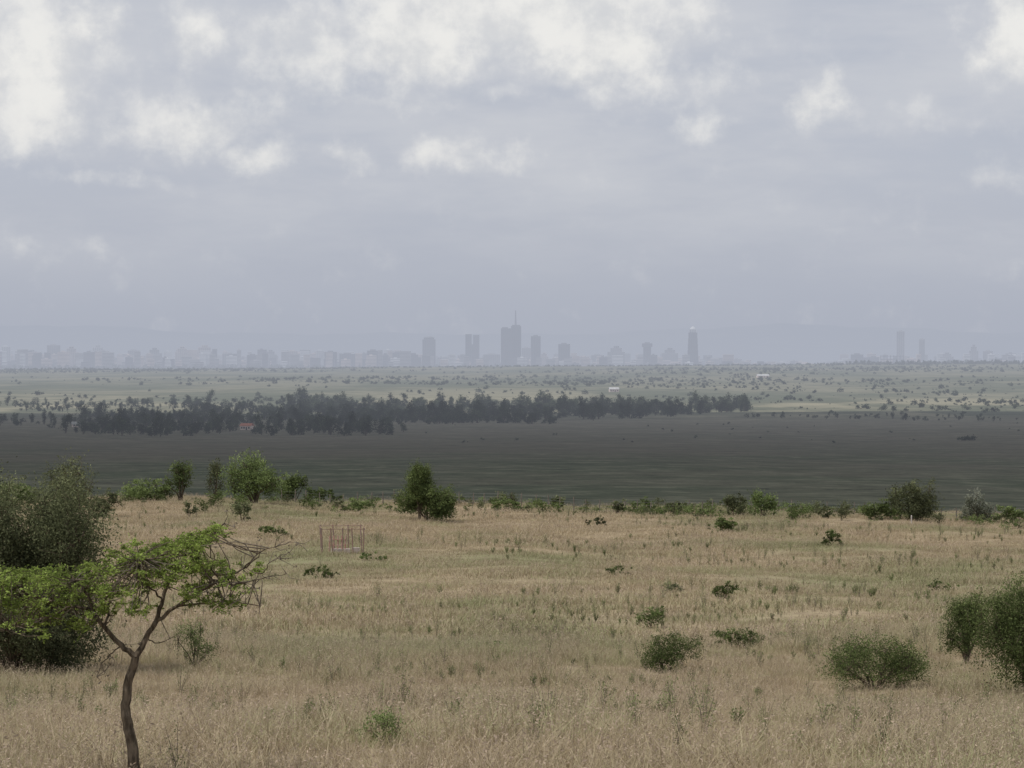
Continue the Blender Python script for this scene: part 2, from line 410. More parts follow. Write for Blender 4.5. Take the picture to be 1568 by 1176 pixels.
place('bush', 282, 302, 768, 792, OL, 64, cov=.3, lobes=3, z0=.05)
place('bush', 132, 182, 750, 790, OL, 65, cov=.4, lobes=6, z0=.05)
place('bush', 938, 958, 766, 789, OL, 66, cov=.4, lobes=3, z0=.05)

# ------------------------------------------------------------------ foreground acacia
BY = 1208
ax, ay, az_, ad = site(208, BY)
u = ad/FP
rg = np.random.default_rng(5)
limbs = {
 'trunk': [(214,1216),(206,1165),(199,1120),(192,1085),(195,1045),(207,1003)],
 'l1': [(207,1003),(186,985),(161,957),(143,932),(135,905),(118,885)],
 'l2': [(207,1003),(222,975),(239,948),(247,915),(263,880),(281,850)],
 'l3': [(239,948),(270,926),(306,902),(338,884),(372,868),(398,848)],
 'l4': [(143,932),(112,925),(72,916),(30,906),(-8,900)],
 'l5': [(161,957),(166,920),(176,885),(192,855)],
 'l6': [(338,884),(375,888),(408,878),(442,871)],
 'l7': [(281,850),(308,828),(336,803)],
 'l8': [(186,985),(168,1000),(158,1012),(152,1030)],
 'l9': [(372,868),(396,842),(424,832),(456,823)],
 'l10': [(270,926),(318,922),(356,922),(392,930)],
 'l11': [(247,915),(225,890),(215,865),(222,845)],
 'l12': [(112,925),(80,940),(50,950),(20,955)],
 'l13': [(222,975),(238,985),(262,975)],
 'l14': [(400,876),(412,858),(430,850)],
}
rad = {'trunk':(.058,.036),'l1':(.030,.012),'l2':(.032,.010),'l3':(.020,.006),'l4':(.017,.006),'l5':(.014,.006),'l6':(.008,.003),
 'l7':(.009,.004),'l8':(.007,.003),'l9':(.007,.002),'l10':(.010,.004),'l11':(.010,.004),'l12':(.009,.003),'l13':(.007,.003),'l14':(.005,.002)}
dep = {'trunk':0,'l1':-.1,'l2':.1,'l3':-.25,'l4':.15,'l5':.45,'l6':-.3,'l7':.25,'l8':-.2,'l9':-.35,'l10':.3,'l11':-.4,'l12':-.35,'l13':.2,'l14':-.3}
b = MB(); allp = []
def loc2(p): return np.array([(p[0]-208)*u, 0., (BY-p[1])*u])
dcache = {}
for k, pl in limbs.items():
    P = np.array([loc2(p) for p in pl]); n = len(P)
    y0 = dcache.get(pl[0], 0.)
    t = np.linspace(0, 1, n)
    P[:, 1] = y0+(dep[k])*t+rg.normal(size=n)*.015*(t > 0)
    for p, q in zip(pl, P): dcache.setdefault(p, q[1])
    tt = np.linspace(0, n-1, (n-1)*4+1)
    Q = np.stack([np.interp(tt, np.arange(n), P[:, c]) for c in range(3)], 1)
    Qs = Q.copy(); Qs[1:-1] = (Q[:-2]+2*Q[1:-1]+Q[2:])/4
    Qs[1:-1] += rg.normal(size=Qs[1:-1].shape)*.006
    b.tube(Qs, np.linspace(*rad[k], len(Qs)), 8 if k == 'trunk' else 6, 1)
    if k not in ('trunk',): allp.append(Qs)
allp = np.concatenate(allp)
fol = [(40,890,52,13),(92,882,45,12),(15,920,36,13),(72,922,50,10),(128,900,26,14),(180,866,32,14),(225,846,42,15),(272,836,48,13),(312,824,32,11),
 (250,874,55,12),(322,866,38,10),(200,896,40,11),(345,917,36,7),(300,902,28,8),(150,930,28,7),(104,952,36,7),(42,945,38,7),(362,884,22,6),(331,806,13,6),(-25,900,35,18),(215,925,25,6),(290,862,35,11),(15,885,30,10)]
for (fx, fy, rx, ry) in fol:
    ns = int(rx*ry/20)+4
    for _ in range(ns):
        q = rg.normal(size=2)*.58
        c = loc2((fx+q[0]*rx, fy+q[1]*ry)); c[1] = rg.normal()*.42
        dists = np.linalg.norm(allp-c, axis=1)
        cand = allp[np.argmin(dists+rg.uniform(0, .12, len(dists)))]
        mid = (cand+c)/2+np.array([rg.normal()*.03, rg.normal()*.03, -.03+rg.normal()*.03])
        b.tube([cand, mid, c], [.006, .0045, .0025], 4, 2 if rg.random() < .4 else 1)
        base_t = rg.uniform(.05, .8)
        for s_ in range(4):
            dr = rg.normal(size=3)*np.array([1, 1, .35]); dr[2] += .1; dr /= np.linalg.norm(dr)
            ln = rg.uniform(.05, .13); e = c+dr*ln
            b.tube([c, e], [.0025, .0015], 3, 1)
            k = 14; t = rg.uniform(0, 1, k)[:, None]
            P = c*(1-t)+e*t+rg.normal(size=(k, 3))*.013*np.array([1, 1, .8])
            b.leaves(P, .030, 0, np.clip(base_t+rg.normal(size=k)*.24, 0, 1), rg, .5, .5)
for k in ('l6','l9','l3','l10','l8','l14','l12','l4','l7','l1'):
    pl = limbs[k]
    for _ in range(9):
        i = rg.integers(1, len(pl)); s0 = loc2(pl[i]); s0[1] = dcache[pl[i]]
        e = s0+np.array([rg.uniform(-.05, .16), rg.normal()*.08, rg.uniform(-.1, .14)])
        mdl = (s0+e)/2+rg.normal(size=3)*.02
        b.tube([s0, mdl, e], [.004, .003, .0015], 4, 2)
        if rg.random() < .5: b.leaves(e+rg.normal(size=(5, 3))*.012, .025, 2, .5, rg)
b.obj('acacia_tree', [M_leaf_acacia, M_bark, M_twig], (ax, ay, az_), smooth=False)

# ------------------------------------------------------------------ scatter with instances
def src_collection(name, obs):
    c = bpy.data.collections.new(name)
    for o in obs: c.objects.link(o)
    return c
def scatter(name, P, rot, scl, pick, coll):
    me = bpy.data.meshes.new(name); me.vertices.add(len(P)); me.vertices.foreach_set('co', np.asarray(P, float).ravel())
    for nme, dat, ty in (('rot', rot, 'FLOAT'), ('scl', scl, 'FLOAT'), ('pick', pick, 'INT')):
        a = me.attributes.new(nme, ty, 'POINT'); a.data.foreach_set('value', np.asarray(dat).astype(np.int32 if ty == 'INT' else np.float32))
    o = bpy.data.objects.new(name, me); scene.collection.objects.link(o)
    ng = bpy.data.node_groups.new(name+'_instancer', 'GeometryNodeTree')
    ng.interface.new_socket('Geometry', in_out='INPUT', socket_type='NodeSocketGeometry')
    ng.interface.new_socket('Geometry', in_out='OUTPUT', socket_type='NodeSocketGeometry')
    N = ng.nodes; I = N.new('NodeGroupInput'); O = N.new('NodeGroupOutput')
    ci = N.new('GeometryNodeCollectionInfo'); ci.inputs['Collection'].default_value = coll
    ci.inputs['Separate Children'].default_value = True; ci.inputs['Reset Children'].default_value = True
    iop = N.new('GeometryNodeInstanceOnPoints'); iop.inputs['Pick Instance'].default_value = True
    def attr(nm, ty):
        a = N.new('GeometryNodeInputNamedAttribute'); a.data_type = ty; a.inputs['Name'].default_value = nm
        return a.outputs['Attribute']
    L = ng.links
    cmb = N.new('ShaderNodeCombineXYZ'); L.new(attr('rot', 'FLOAT'), cmb.inputs[2])
    L.new(I.outputs[0], iop.inputs['Points']); L.new(ci.outputs[0], iop.inputs['Instance'])
    L.new(attr('pick', 'INT'), iop.inputs['Instance Index'])
    L.new(cmb.outputs[0], iop.inputs['Rotation']); L.new(attr('scl', 'FLOAT'), iop.inputs['Scale'])
    L.new(iop.outputs[0], O.inputs[0])
    md = o.modifiers.new('instances', 'NODES'); md.node_group = ng
    return o

def blades(b, rg, n, spread, h0, h1, w, mat, lean=.35, segs=3):
    bx = rg.normal(size=(n, 2))*spread
    H = rg.uniform(h0, h1, n); a = rg.uniform(0, 2*math.pi, n); ln = rg.uniform(.05, lean, n)*H
    dirv = np.stack([np.cos(a), np.sin(a)], 1); side = np.stack([-np.sin(a+rg.normal(size=n)*.8), np.cos(a)], 1)
    V = []; tt = np.linspace(0, 1, segs+1)
    ww = w*rg.uniform(.6, 1.3, n)
    for t in tt:
        c = np.concatenate([bx+dirv*(ln*t**1.8)[:, None], (H*t*(1-.12*t))[:, None]-.03], 1)
        s = np.concatenate([side, np.zeros((n, 1))], 1)*(ww*(1-t*.85)*.5)[:, None]
        V += [c-s, c+s]
    V = np.stack(V, 1)
    k = 2*(segs+1); base = np.arange(n)[:, None]*k
    F = np.concatenate([base+np.array([[2*i, 2*i+1, 2*i+3, 2*i+2]]) for i in range(segs)], 0)
    b.add(V.reshape(-1, 3), F, mat, np.tile(rg.uniform(0, 1, n), segs))
    return V[:, -1]
def tuft(seed, n, spread, h, w, heads, near=True):
    rg = np.random.default_rng(seed); b = MB()
    blades(b, rg, n, spread, h*.3, h, w, 0, 1.35, 2)
    if heads:
        tips = blades(b, rg, heads, spread*.9, h*.8, h*1.3, w*.45, 0, .6, 2)
        ts = np.repeat(tips, 4, 0)+rg.normal(size=(heads*4, 3))*np.array([.008, .008, .035])*(1 if near else 2)
        b.leaves(ts, w*2.2 if near else w*1.6, 1, .6, rg, 0, .35)
    return b
def weed(seed, h, n=7, leaf=.045):
    rg = np.random.default_rng(seed); b = MB()
    for _ in range(n):
        a = rg.uniform(0, 6.28); e = np.array([math.cos(a)*h*.3*rg.random(), math.sin(a)*h*.3*rg.random(), h*rg.uniform(.5, 1)])
        mid = e*np.array([.3, .3, .5]); b.tube([(0, 0, -.03), mid, e], [.006, .004, .002], 4, 1)
        k = 22; t = rg.uniform(.15, 1, k)[:, None]
        b.leaves(e*t+rg.normal(size=(k, 3))*.05*h, leaf, 0, rg.uniform(.2, 1, k), rg)
    return b
near_src = [tuft(100+i, 48, .15, h, .011, hd).obj('grass_tuft', [M_grass, M_seed], link=False) for i, (h, hd) in enumerate([(.22,4),(.30,6),(.18,2),(.35,6),(.16,2)])]
mid_src = [tuft(200+i, 60, .52, h, .032, hd, False).obj('grass_clump', [M_grass, M_seed], link=False) for i, (h, hd) in enumerate([(.21,5),(.28,7),(.17,0),(.34,5)])]
weed_src = [weed(300+i, h, n, lf).obj('weed_plant', [M_weed, M_twig], link=False) for i, (h, n, lf) in enumerate([(.5,8,.045),(.75,7,.04),(.4,9,.05),(.95,6,.035)])]
def fan(n, d0, d1, half=13.0, power=2):
    a = np.radians(R.uniform(-half, half, n)); d = (R.uniform(0, 1, n)*(d1**power-d0**power)+d0**power)**(1/power)
    x = d*np.sin(a); y = d*np.cos(a); return np.stack([x, y, ground(x, y)], 1), d
def clumpmask(P, s, th):
    v = np.sin(P[:, 0]*s+1.7*np.sin(P[:, 1]*s*.6))+np.sin(P[:, 1]*s*.8+P[:, 0]*s*.5+2)+R.normal(size=len(P))*.7
    return v > th
def patch(P, s):
    x, y = P[:, 0], P[:, 1]
    v = np.sin(x*s+1.6*np.sin(y*s*.7))*np.sin(y*s*.9+1.3*np.sin(x*s*.8+1))+.5*np.sin(x*s*2.7+y*s*1.1)*np.sin(y*s*2.3-x*s)
    return 1+.38*v
P, d = fan(26000, 22, 92)
scatter('grass', P, R.uniform(0, 6.28, len(P)), R.uniform(.6, 1.4, len(P))*patch(P, .75), R.integers(0, 5, len(P)), src_collection('grass_sources', near_src))
P, d = fan(42000, 86, 330)
scatter('grass', P, R.uniform(0, 6.28, len(P)), R.uniform(.5, 1.35, len(P))*patch(P, .25), R.integers(0, 4, len(P)), src_collection('meadow_sources', mid_src))
P, d = fan(3200, 24, 120); P = P[clumpmask(P, .35, .3)]
scatter('weeds', P, R.uniform(0, 6.28, len(P)), R.uniform(.35, .9, len(P)), R.integers(0, 4, len(P)), src_collection('weed_sources', weed_src))
P, d = fan(4400, 120, 320); P = P[clumpmask(P, .12, .6)]
scatter('weeds', P, R.uniform(0, 6.28, len(P)), R.uniform(.5, 1.3, len(P)), R.integers(0, 4, len(P)), bpy.data.collections['weed_sources'])
# scrub along the ridge fence
rs = [shrub(600+i, w, h, leaf=.13, nclump=30, per=14, lobes=l, csig=.12, z0=.03, trunk=.02, sticks=4).obj('ridge_shrub', [mt, M_bark], link=False) for i, (w, h, l, mt) in enumerate([(2.2,1.0,4,BR),(1.4,1.3,3,GR),(2.8,.9,5,BR),(1.2,1.6,3,OL),(1.8,.8,4,OL)])]
n = 360; bx = R.uniform(-60, 1650, n); keep = R.random(n) < np.where(bx < 1000, .5, .95); bx = bx[keep]
dd = 288+R.normal(size=len(bx))*11; aa = np.arctan((bx-784)/FP); x = dd*np.sin(aa); y = dd*np.cos(aa)
scatter('ridge_scrub', np.stack([x, y, ground(x, y)], 1), R.uniform(0, 6.28, len(x)), R.uniform(.35, 1.25, len(x)), R.integers(0, 5, len(x)), src_collection('ridge_sources', rs))

# distant tree belt
def fartree(seed, w, h, z0, lobes, ncl=60, leaf=.9):
    return shrub(seed, w, h, leaf=leaf, nclump=ncl, per=14, lobes=lobes, csig=.07, z0=z0, trunk=.25, sticks=2).obj('distant_tree', [M_leaf_far, M_bark_far], link=False)
far_src = [fartree(400, 11, 11, .08, 6), fartree(401, 8, 13, .1, 5), fartree(402, 14, 9, .06, 7), fartree(403, 9, 8, .05, 5), fartree(404, 6, 14, .1, 4, 45), fartree(405, 15, 12, .15, 7), fartree(406, 12, 7, .04, 7), fartree(407, 5, 11, .08, 4, 40)]
pts = []; sc = []
def belt(n, xf, yf, s0, s1, gap=0.):
    for _ in range(n):
        bx = R.uniform(*xf); lo, hi = yf(bx); by = R.uniform(lo, hi)
        if 366 < bx < 391 and by > 650: continue
        if gap and math.sin(bx*.045+by*.3)+math.sin(bx*.11+1+by*.2)+R.normal()*.5 > 2-gap: continue
        x, y, z, d = site(bx, by, 900)
        x += R.normal()*6; y += R.normal()*12
        pts.append((x, y, float(ground(x, y)))); sc.append(s0+(s1-s0)*R.random()**1.4)
belt(520, (130, 605), lambda x: (636-10*(x > 300), 667+min(0, (x-130)*.05-2)), .4, 1.1, .7)
belt(620, (440, 1140), lambda x: (617+(x-440)*.012, max(628, 648-max(0, x-830)*.055)), .4, 1.3, .4)
belt(130, (600, 850), lambda x: (634, 650), .4, .9, .5)
belt(150, (0, 460), lambda x: (616, 630), .25, .8, .6)
belt(60, (-60, 140), lambda x: (640, 655), .3, .7)
belt(75, (1130, 1600), lambda x: (634+(x-1130)*.008, 640+(x-1130)*.012), .15, .45)
belt(6, (450, 480), lambda x: (616, 622), 1.1, 1.45)
belt(6, (285, 320), lambda x: (618, 624), 1.0, 1.3)
belt(14, (780, 880), lambda x: (628, 634), 1.0, 1.3)
scatter('distant_trees', pts, R.uniform(0, 6.28, len(pts)), sc, R.integers(0, 8, len(pts)), src_collection('tree_belt_sources', far_src))
# bushes over the far plain
pb = [shrub(500+i, w, h, leaf=.9, nclump=30, per=8, lobes=l, csig=.12, z0=.02, trunk=.15, sticks=1).obj('plain_bush', [M_leaf_plain, M_bark_far], link=False) for i, (w, h, l) in enumerate([(8, 3.8, 5), (6, 4.2, 4), (10, 3.8, 6), (5, 3.0, 3)])]
n = 9000
a = np.radians(R.uniform(-14, 14, n)); d = np.sqrt(R.uniform(2650**2, 7150**2, n))
x = d*np.sin(a); y = d*np.cos(a)
dens = .36+.5*np.sin(x*.0031+1.5*np.sin(y*.0017))+.42*np.sin(y*.0042+x*.0017+1)+.35*np.sin(x*.011+2)*np.sin(y*.009)
k = R.random(n) < np.clip(dens, .03, 1)**1.3*.8
x0_, y0_ = x[k], y[k]
x = np.concatenate([x0_, x0_+R.normal(size=len(x0_))*18]); y = np.concatenate([y0_, y0_+R.normal(size=len(x0_))*26])
s = R.uniform(.15, 1.0, len(x))**2.4*1.35+.10
a2 = np.radians(R.uniform(-14, 14, 1900)); d2 = R.uniform(6700, 7150, 1900)
x = np.concatenate([x, d2*np.sin(a2)]); y = np.concatenate([y, d2*np.cos(a2)]); s = np.concatenate([s, R.uniform(.3, 1.1, 1900)])
for _ in range(40):
    q = site(R.uniform(560, 1600), R.uniform(646, 678), 900); x = np.append(x, q[0]); y = np.append(y, q[1]); s = np.append(s, R.uniform(.15, .5))
for _ in range(4):
    q = site(R.uniform(1470, 1490), 673, 900); x = np.append(x, q[0]); y = np.append(y, q[1]); s = np.append(s, .8)
P = np.stack([x, y, ground(x, y)], 1)
scatter('plain_bushes', P, R.uniform(0, 6.28, len(P)), s, R.integers(0, 4, len(P)), src_collection('plain_bush_sources', pb))
pts = []; sc = []
for _ in range(260):
    bx = R.uniform(1296, 1600); dd = R.uniform(6900, 7200); aa = math.atan((bx-784)/FP)
    x = dd*math.sin(aa); y = dd*math.cos(aa); pts.append((x, y, float(ground(x, y)))); sc.append(R.uniform(.4, .8))
scatter('distant_trees', pts, R.uniform(0, 6.28, len(pts)), sc, R.integers(0, 8, len(pts)), bpy.data.collections['tree_belt_sources'])

# ------------------------------------------------------------------ fence
fe = empty('wire_fence', (0, 0, 0))
b = MB(); tops = []
fx = list(np.arange(430, 1640, 19.5))
for i, bx in enumerate(fx):
    bx += R.uniform(-3, 3); aa = math.atan((bx-784)/FP); dd = 292+4*math.sin(i*.2)
    x = dd*math.sin(aa); y = dd*math.cos(aa); z = float(ground(x, y)); h = 1.35+R.uniform(-.12, .15)
    lx = R.normal()*.05
    b.tube([(x, y, z-.2), (x+lx, y, z+h)], [.07, .055], 6, 0)
    tops.append((x+lx*.7, y, z, h))
b.obj('posts', [M_post], parent=fe)
b = MB()
for hh in (.3, .6, .9, 1.2):
    b.tube([(t[0], t[1]-.07, t[2]+hh) for t in tops], .008, 4, 0)
b.obj('wires', [M_wire], parent=fe)
x, y, z, d = site(1396, 801)
b = MB(); b.tube([(0,0,-.2),(0,0,.8),(.02,0,.85)], [.06,.06,.03], 8); b.obj('white_marker_post', [M_wpaint], (x, y, z))

# ------------------------------------------------------------------ pipe pen
x, y, z, d = site(524, 847)
u = d/FP; W = 66*u; H = 41*u; D = 1.6
e = empty('cattle_crush_frame', (x, y, z), .12)
b = MB()
def post(x0, y0, x1, y1, h, r=.038): b.tube([(x0, y0, -.1), (x1, y1, h)], r, 8)
hw = W/2
for sy in (-1, 1):
    for k, t in enumerate(np.linspace(-1, 1, 5 if sy < 0 else 4)):
        xx = t*hw*.94
        post(xx, sy*D*.42, xx+t*.05+(-.12 if k % 2 else -.03), sy*D*.5, H*(.97 if sy < 0 else 1.04))
b.tube([(-hw, -D*.5, H*.93), (hw, -D*.5, H*.93)], .018, 8); b.tube([(-hw, D*.5, H*1.0), (hw, D*.5, H*1.0)], .018, 8)
b.tube([(-hw, -D*.5, H*.93), (-hw, D*.5, H)], .018, 8); b.tube([(hw, -D*.5, H*.93), (hw, D*.5, H)], .018, 8)
b.obj('frame_pipes', [M_steel], parent=e)
b = MB()
for t in (-.55, -.38, -.2, -.04, .12): b.tube([(t*hw*1.1, 0, 0), (t*hw*1.1+.04, .05, H*.66)], .045, 8)
b.tube([(-.6*hw, 0, H*.52), (.16*hw, 0, H*.52)], .025, 8); b.tube([(-.6*hw, 0, H*.3), (.16*hw, 0, H*.3)], .025, 8)
b.obj('inner_gate', [M_steel_r], parent=e)
b = MB(); b.box(-.5*hw, .35*hw, -.35, .45, -.1, .28); b.box(.45*hw, .8*hw, -.2, .3, -.1, .34); b.obj('trough', [M_slab], parent=e)

# ------------------------------------------------------------------ farm houses
def house(name, bx, by, w, dep, h, rot, roof, dmin=900):
    x, y, z, d = site(bx, by, dmin); e = empty(name, (x, y, z), rot)
    b = MB(); b.box(-w/2, w/2, -dep/2, dep/2, -.5, h); b.obj('walls', [M_pink], parent=e)
    b = MB(); o = .5; rz = h+dep*.28
    V = [(-w/2-o,-dep/2-o,h-.15),(w/2+o,-dep/2-o,h-.15),(w/2+o,0,rz),(-w/2-o,0,rz),(w/2+o,dep/2+o,h-.15),(-w/2-o,dep/2+o,h-.15)]
    V += [(a_, b_, c_+.12) for a_, b_, c_ in V]
    b.add(V, [(6,7,8,9),(9,8,10,11),(1,0,3,2),(2,3,5,4),(0,1,7,6),(5,11,10,4),(0,6,9,3),(3,9,11,5),(1,2,8,7),(2,4,10,8)]); b.obj('roof', [roof], parent=e)
    b = MB()
    for t in (-.34, -.12, .34): b.box(t*w-.6, t*w+.6, -dep/2-.05, -dep/2+.02, 1.0, 2.2)
    b.box(.1*w-.5, .1*w+.5, -dep/2-.06, -dep/2+.02, 0.02, 2.1); b.obj('windows_and_door', [M_glass], parent=e)
house('farm_house', 119, 653, 8, 6, 2.2, .2, M_roof_w)
house('farm_house', 378, 658, 8, 6, 3.0, -.3, M_roof_r)
house('farm_house', 940, 600, 12, 8, 3.5, .1, M_roof_w)
house('farm_house', 1168, 578, 20, 9, 3.0, .1, M_roof_w)

# ------------------------------------------------------------------ city
CB = -42.0
mats_b = [M_conc, M_conc_d, M_pink, M_white]
def floors(b, x0, x1, y0, y1, z0, z1, wall=0, glass=4, st=4.0):
    b.box(x0+.5, x1-.5, y0+.5, y1-.5, z0, z1-.4, glass)
    n = max(1, int((z1-z0)/st))
    for i in range(n+1):
        zz = z0+i*(z1-z0)/n
        b.box(x0, x1, y0, y1, zz-.9, zz+(.5 if i < n else .9), wall)
    nx = max(2, int((x1-x0)/7))
    for i in range(nx+1):
        xx = x0+(x1-x0-1.2)*i/nx
        b.box(xx, xx+1.2, y0-.25, y0+.4, z0, z1+.2, wall)
def tower(name, x0, x1, ytop, kind='slab', wall=0, dd=None):
    dd = dd or (R.uniform(10000, 10500) if wall == 1 else R.uniform(10700, 11300)); u = dd/FP
    bx = (x0+x1)/2; aa = math.atan((bx-784)/FP); w = (x1-x0)*u; H = (HOR-ytop)*u-CB; dp = w*.8
    e = empty(name, (dd*math.sin(aa), dd*math.cos(aa), CB), -aa+R.uniform(-.05, .05))
    b = MB(); h = w/2; k = dp/2
    if kind == 'slab':
        floors(b, -h, h, -k, k, 0, H-5, wall); b.box(-h*.5, h*.4, -k*.5, k*.5, H-5, H, wall)
    elif kind == 'twin':
        floors(b, -h, -h*.12, -k, k, 0, H, wall); floors(b, h*.12, h, -k, k, 0, H-3, wall); b.box(-h*.12, h*.12, -k*.5, k*.5, 0, H*.7, 1)
    elif kind == 'dome':
        floors(b, -h, h, -k, k, 0, H-12, wall); floors(b, -h*.8, h*.8, -k*.8, k*.8, H-12, H-5, wall); b.tube([(0,0,H-5),(0,0,H-2),(0,0,H-.3),(0,0,H)], [h*.7,h*.6,h*.3,.5], 12, wall)
    elif kind == 'mast':
        floors(b, -h, 0, -k, k, 0, H-12, wall); floors(b, 0, h, -k, k, 0, H-4, wall)
        floors(b, h*.1, h*.9, -k*.7, k*.7, H-4, H, wall); floors(b, -h*.9, -h*.3, -k*.7, k*.7, H-12, H-8, wall)
        b.tube([(h*.45, 0, H), (h*.45, 0, H+26), (h*.45, 0, H+52)], [3.6, 2.6, 1.6], 8, 1)
    elif kind == 'taper':
        n = 6
        for i in range(n):
            s = 1-.05*i; floors(b, -h*s, h*s, -k*s, k*s, (H-22)*i/n, (H-22)*(i+1)/n, wall)
        s = .62; floors(b, -h*s, h*s, -k*s, k*s, H-22, H-10, 3)
        b.tube([(0,0,H-10),(0,0,H-4),(0,0,H+1)], [h*.55, h*.36, .5], 8, 3)
    elif kind == 'flare':
        floors(b, -h*.75, h*.75, -k*.75, k*.75, 0, H-16, wall); floors(b, -h, h, -k, k, H-16, H-5, 1); b.box(-h*.5, h*.5, -k*.5, k*.5, H-5, H, wall)
    elif kind == 'step':
        floors(b, -h, h, -k, k, 0, H*.72, wall); floors(b, -h*.65, h*.65, -k*.65, k*.65, H*.72, H*.9, wall); floors(b, -h*.3, h*.35, -k*.3, k*.3, H*.9, H, wall)
    b.obj('tower_floors', mats_b+[M_glass], parent=e)
TW = [(767,798,498,'mast',1),(813,828,513,'slab',1),(713,734,512,'twin',1),(647,667,515,'dome',1),(855,873,525,'slab',1),(1052,1070,500,'taper',1),
 (983,999,524,'flare',1),(1013,1038,533,'step',0),(1373,1385,506,'slab',0),(1407,1416,518,'slab',0),(1484,1498,528,'step',0),(799,813,531,'slab',0),(826,840,540,'step',2),
 (930,957,530,'step',0),(562,581,535,'slab',1),(600,618,538,'slab',1),(497,516,537,'slab',1),(520,545,540,'slab',1),(582,598,541,'step',1),(484,496,535,'slab',3),
 (440,456,536,'slab',2),(404,424,536,'step',0),(378,396,542,'slab',1),(137,162,529,'step',3),(98,120,531,'step',2),(72,92,527,'slab',0),(2,16,529,'slab',3),(225,248,533,'step',0),
 (268,290,531,'step',2),(298,328,529,'step',2),(196,214,535,'slab',0),(740,766,541,'slab',0),(880,905,545,'step',2),(905,925,542,'slab',0),(665,690,546,'step',0),(620,645,541,'step',1),
 (1080,1110,548,'slab',0),(1303,1322,541,'slab',1),(1440,1460,540,'step',0),(1505,1520,536,'slab',0),(1330,1346,545,'slab',1),(1540,1562,544,'step',0),(340,362,540,'slab',0),(38,60,536,'step',0)]
for t in TW:
    tower('office_tower' if (HOR-t[2]) > 12 else 'apartment_block', t[0], t[1], t[2], t[3], t[4])
x0, x1 = 1349, 1383; dd = 9600; u = dd/FP; aa = math.atan((1366-784)/FP)
e = empty('unfinished_building', (dd*math.sin(aa), dd*math.cos(aa), CB), -aa)
b = MB(); w = 34*u; H = (HOR-544)*u-CB
for i in range(8): b.box(-w/2+i*w/7-1.5, -w/2+i*w/7+1.5, -8, 8, 0, H)
for zz in (H*.5, H*.72, H-3): b.box(-w/2-2, w/2+2, -8.5, 8.5, zz-1, zz+1)
b.obj('concrete_frame', [M_conc_d], parent=e)
b = MB()
def low(n, xa, xb, h0, h1):
    for _ in range(n):
        bx = R.uniform(xa, xb); dd = R.uniform(9900, 12300); aa = math.atan((bx-784)/FP)
        x = dd*math.sin(aa); y = dd*math.cos(aa); w = R.uniform(14, 42); dp = R.uniform(12, 25); h = h0+(h1-h0)*R.random()**2.2
        mt = int(R.choice([0, 1, 2, 3], p=[.30, .20, .28, .22])); nf = max(1, int(h/4.5))
        b.box(x-w/2+.5, x+w/2-.5, y-dp/2+.5, y+dp/2, CB-6, CB+h-.5, 4)
        for i in range(nf+1): b.box(x-w/2, x+w/2, y-dp/2, y+dp/2+.1, CB+i*h/nf-1.6, CB+i*h/nf+.9, mt)
        if R.random() < .4: b.box(x-w*.2, x+w*.1, y-4, y+4, CB+h+.9, CB+h+5, mt)
low(420, -150, 660, 22, 66); low(230, 640, 1130, 16, 52); low(60, 1120, 1300, 8, 26); low(170, 1290, 1760, 16, 54)
b.obj('city_blocks', mats_b+[M_glass])
pts = []; sc = []
for _ in range(1300):
    bx = R.uniform(-150, 1720); dd = R.uniform(9300, 10500); aa = math.atan((bx-784)/FP)
    x = dd*math.sin(aa); y = dd*math.cos(aa); pts.append((x, y, float(ground(x, y)))); sc.append(R.uniform(.6, 1.25)*(.7 if 1100 < bx < 1300 else 1))
scatter('distant_trees', pts, R.uniform(0, 6.28, len(pts)), sc, R.integers(0, 8, len(pts)), bpy.data.collections['tree_belt_sources'])

# ------------------------------------------------------------------ cloud overhead that shades the valley
SUN_EL = math.radians(58); SH = np.array([-.90, -.32])
SH = SH/np.linalg.norm(SH)
H = 700.; off = SH*H/math.tan(SUN_EL)
n = 90; gx = np.linspace(-1300, 1300, n); gy = np.linspace(480, 2720, n)
GX, GY = np.meshgrid(gx, gy)
def lump(x, y): return (np.sin(x*.006+1.3*np.sin(y*.004))+np.sin(y*.007+x*.003+1)+.6*np.sin(x*.017+y*.011)+.5*np.sin(y*.021-x*.013)+.3*np.sin(x*.04)*np.sin(y*.037))
U = (GX/1250); Vv = (GY-1600)/1080
ex = 1-(np.abs(U)**6+np.abs(Vv)**10); lm = lump(GX, GY)
th = np.clip(ex+lm*.05, 0, 1)**.5
b = MB()
zt = 650+20+th*(150+45*lm); zb = 650+20-th*(35+10*lm)
thm = th > .02
XX = GX+off[0]; YY = GY+off[1]
V1 = np.stack([XX, YY, zt], -1).reshape(-1, 3); V2 = np.stack([XX, YY, zb], -1).reshape(-1, 3)
i = np.arange(n-1)[:, None]; j = np.arange(n-1)[None]
F1 = np.stack([i*n+j, i*n+j+1, (i+1)*n+j+1, (i+1)*n+j], -1).reshape(-1, 4)
keep = thm.reshape(-1)[F1].any(1); F1 = F1[keep]
b.add(V1, F1); b.add(V2, F1[:, ::-1]); b.obj('cloud', [M_cloud], smooth=True)

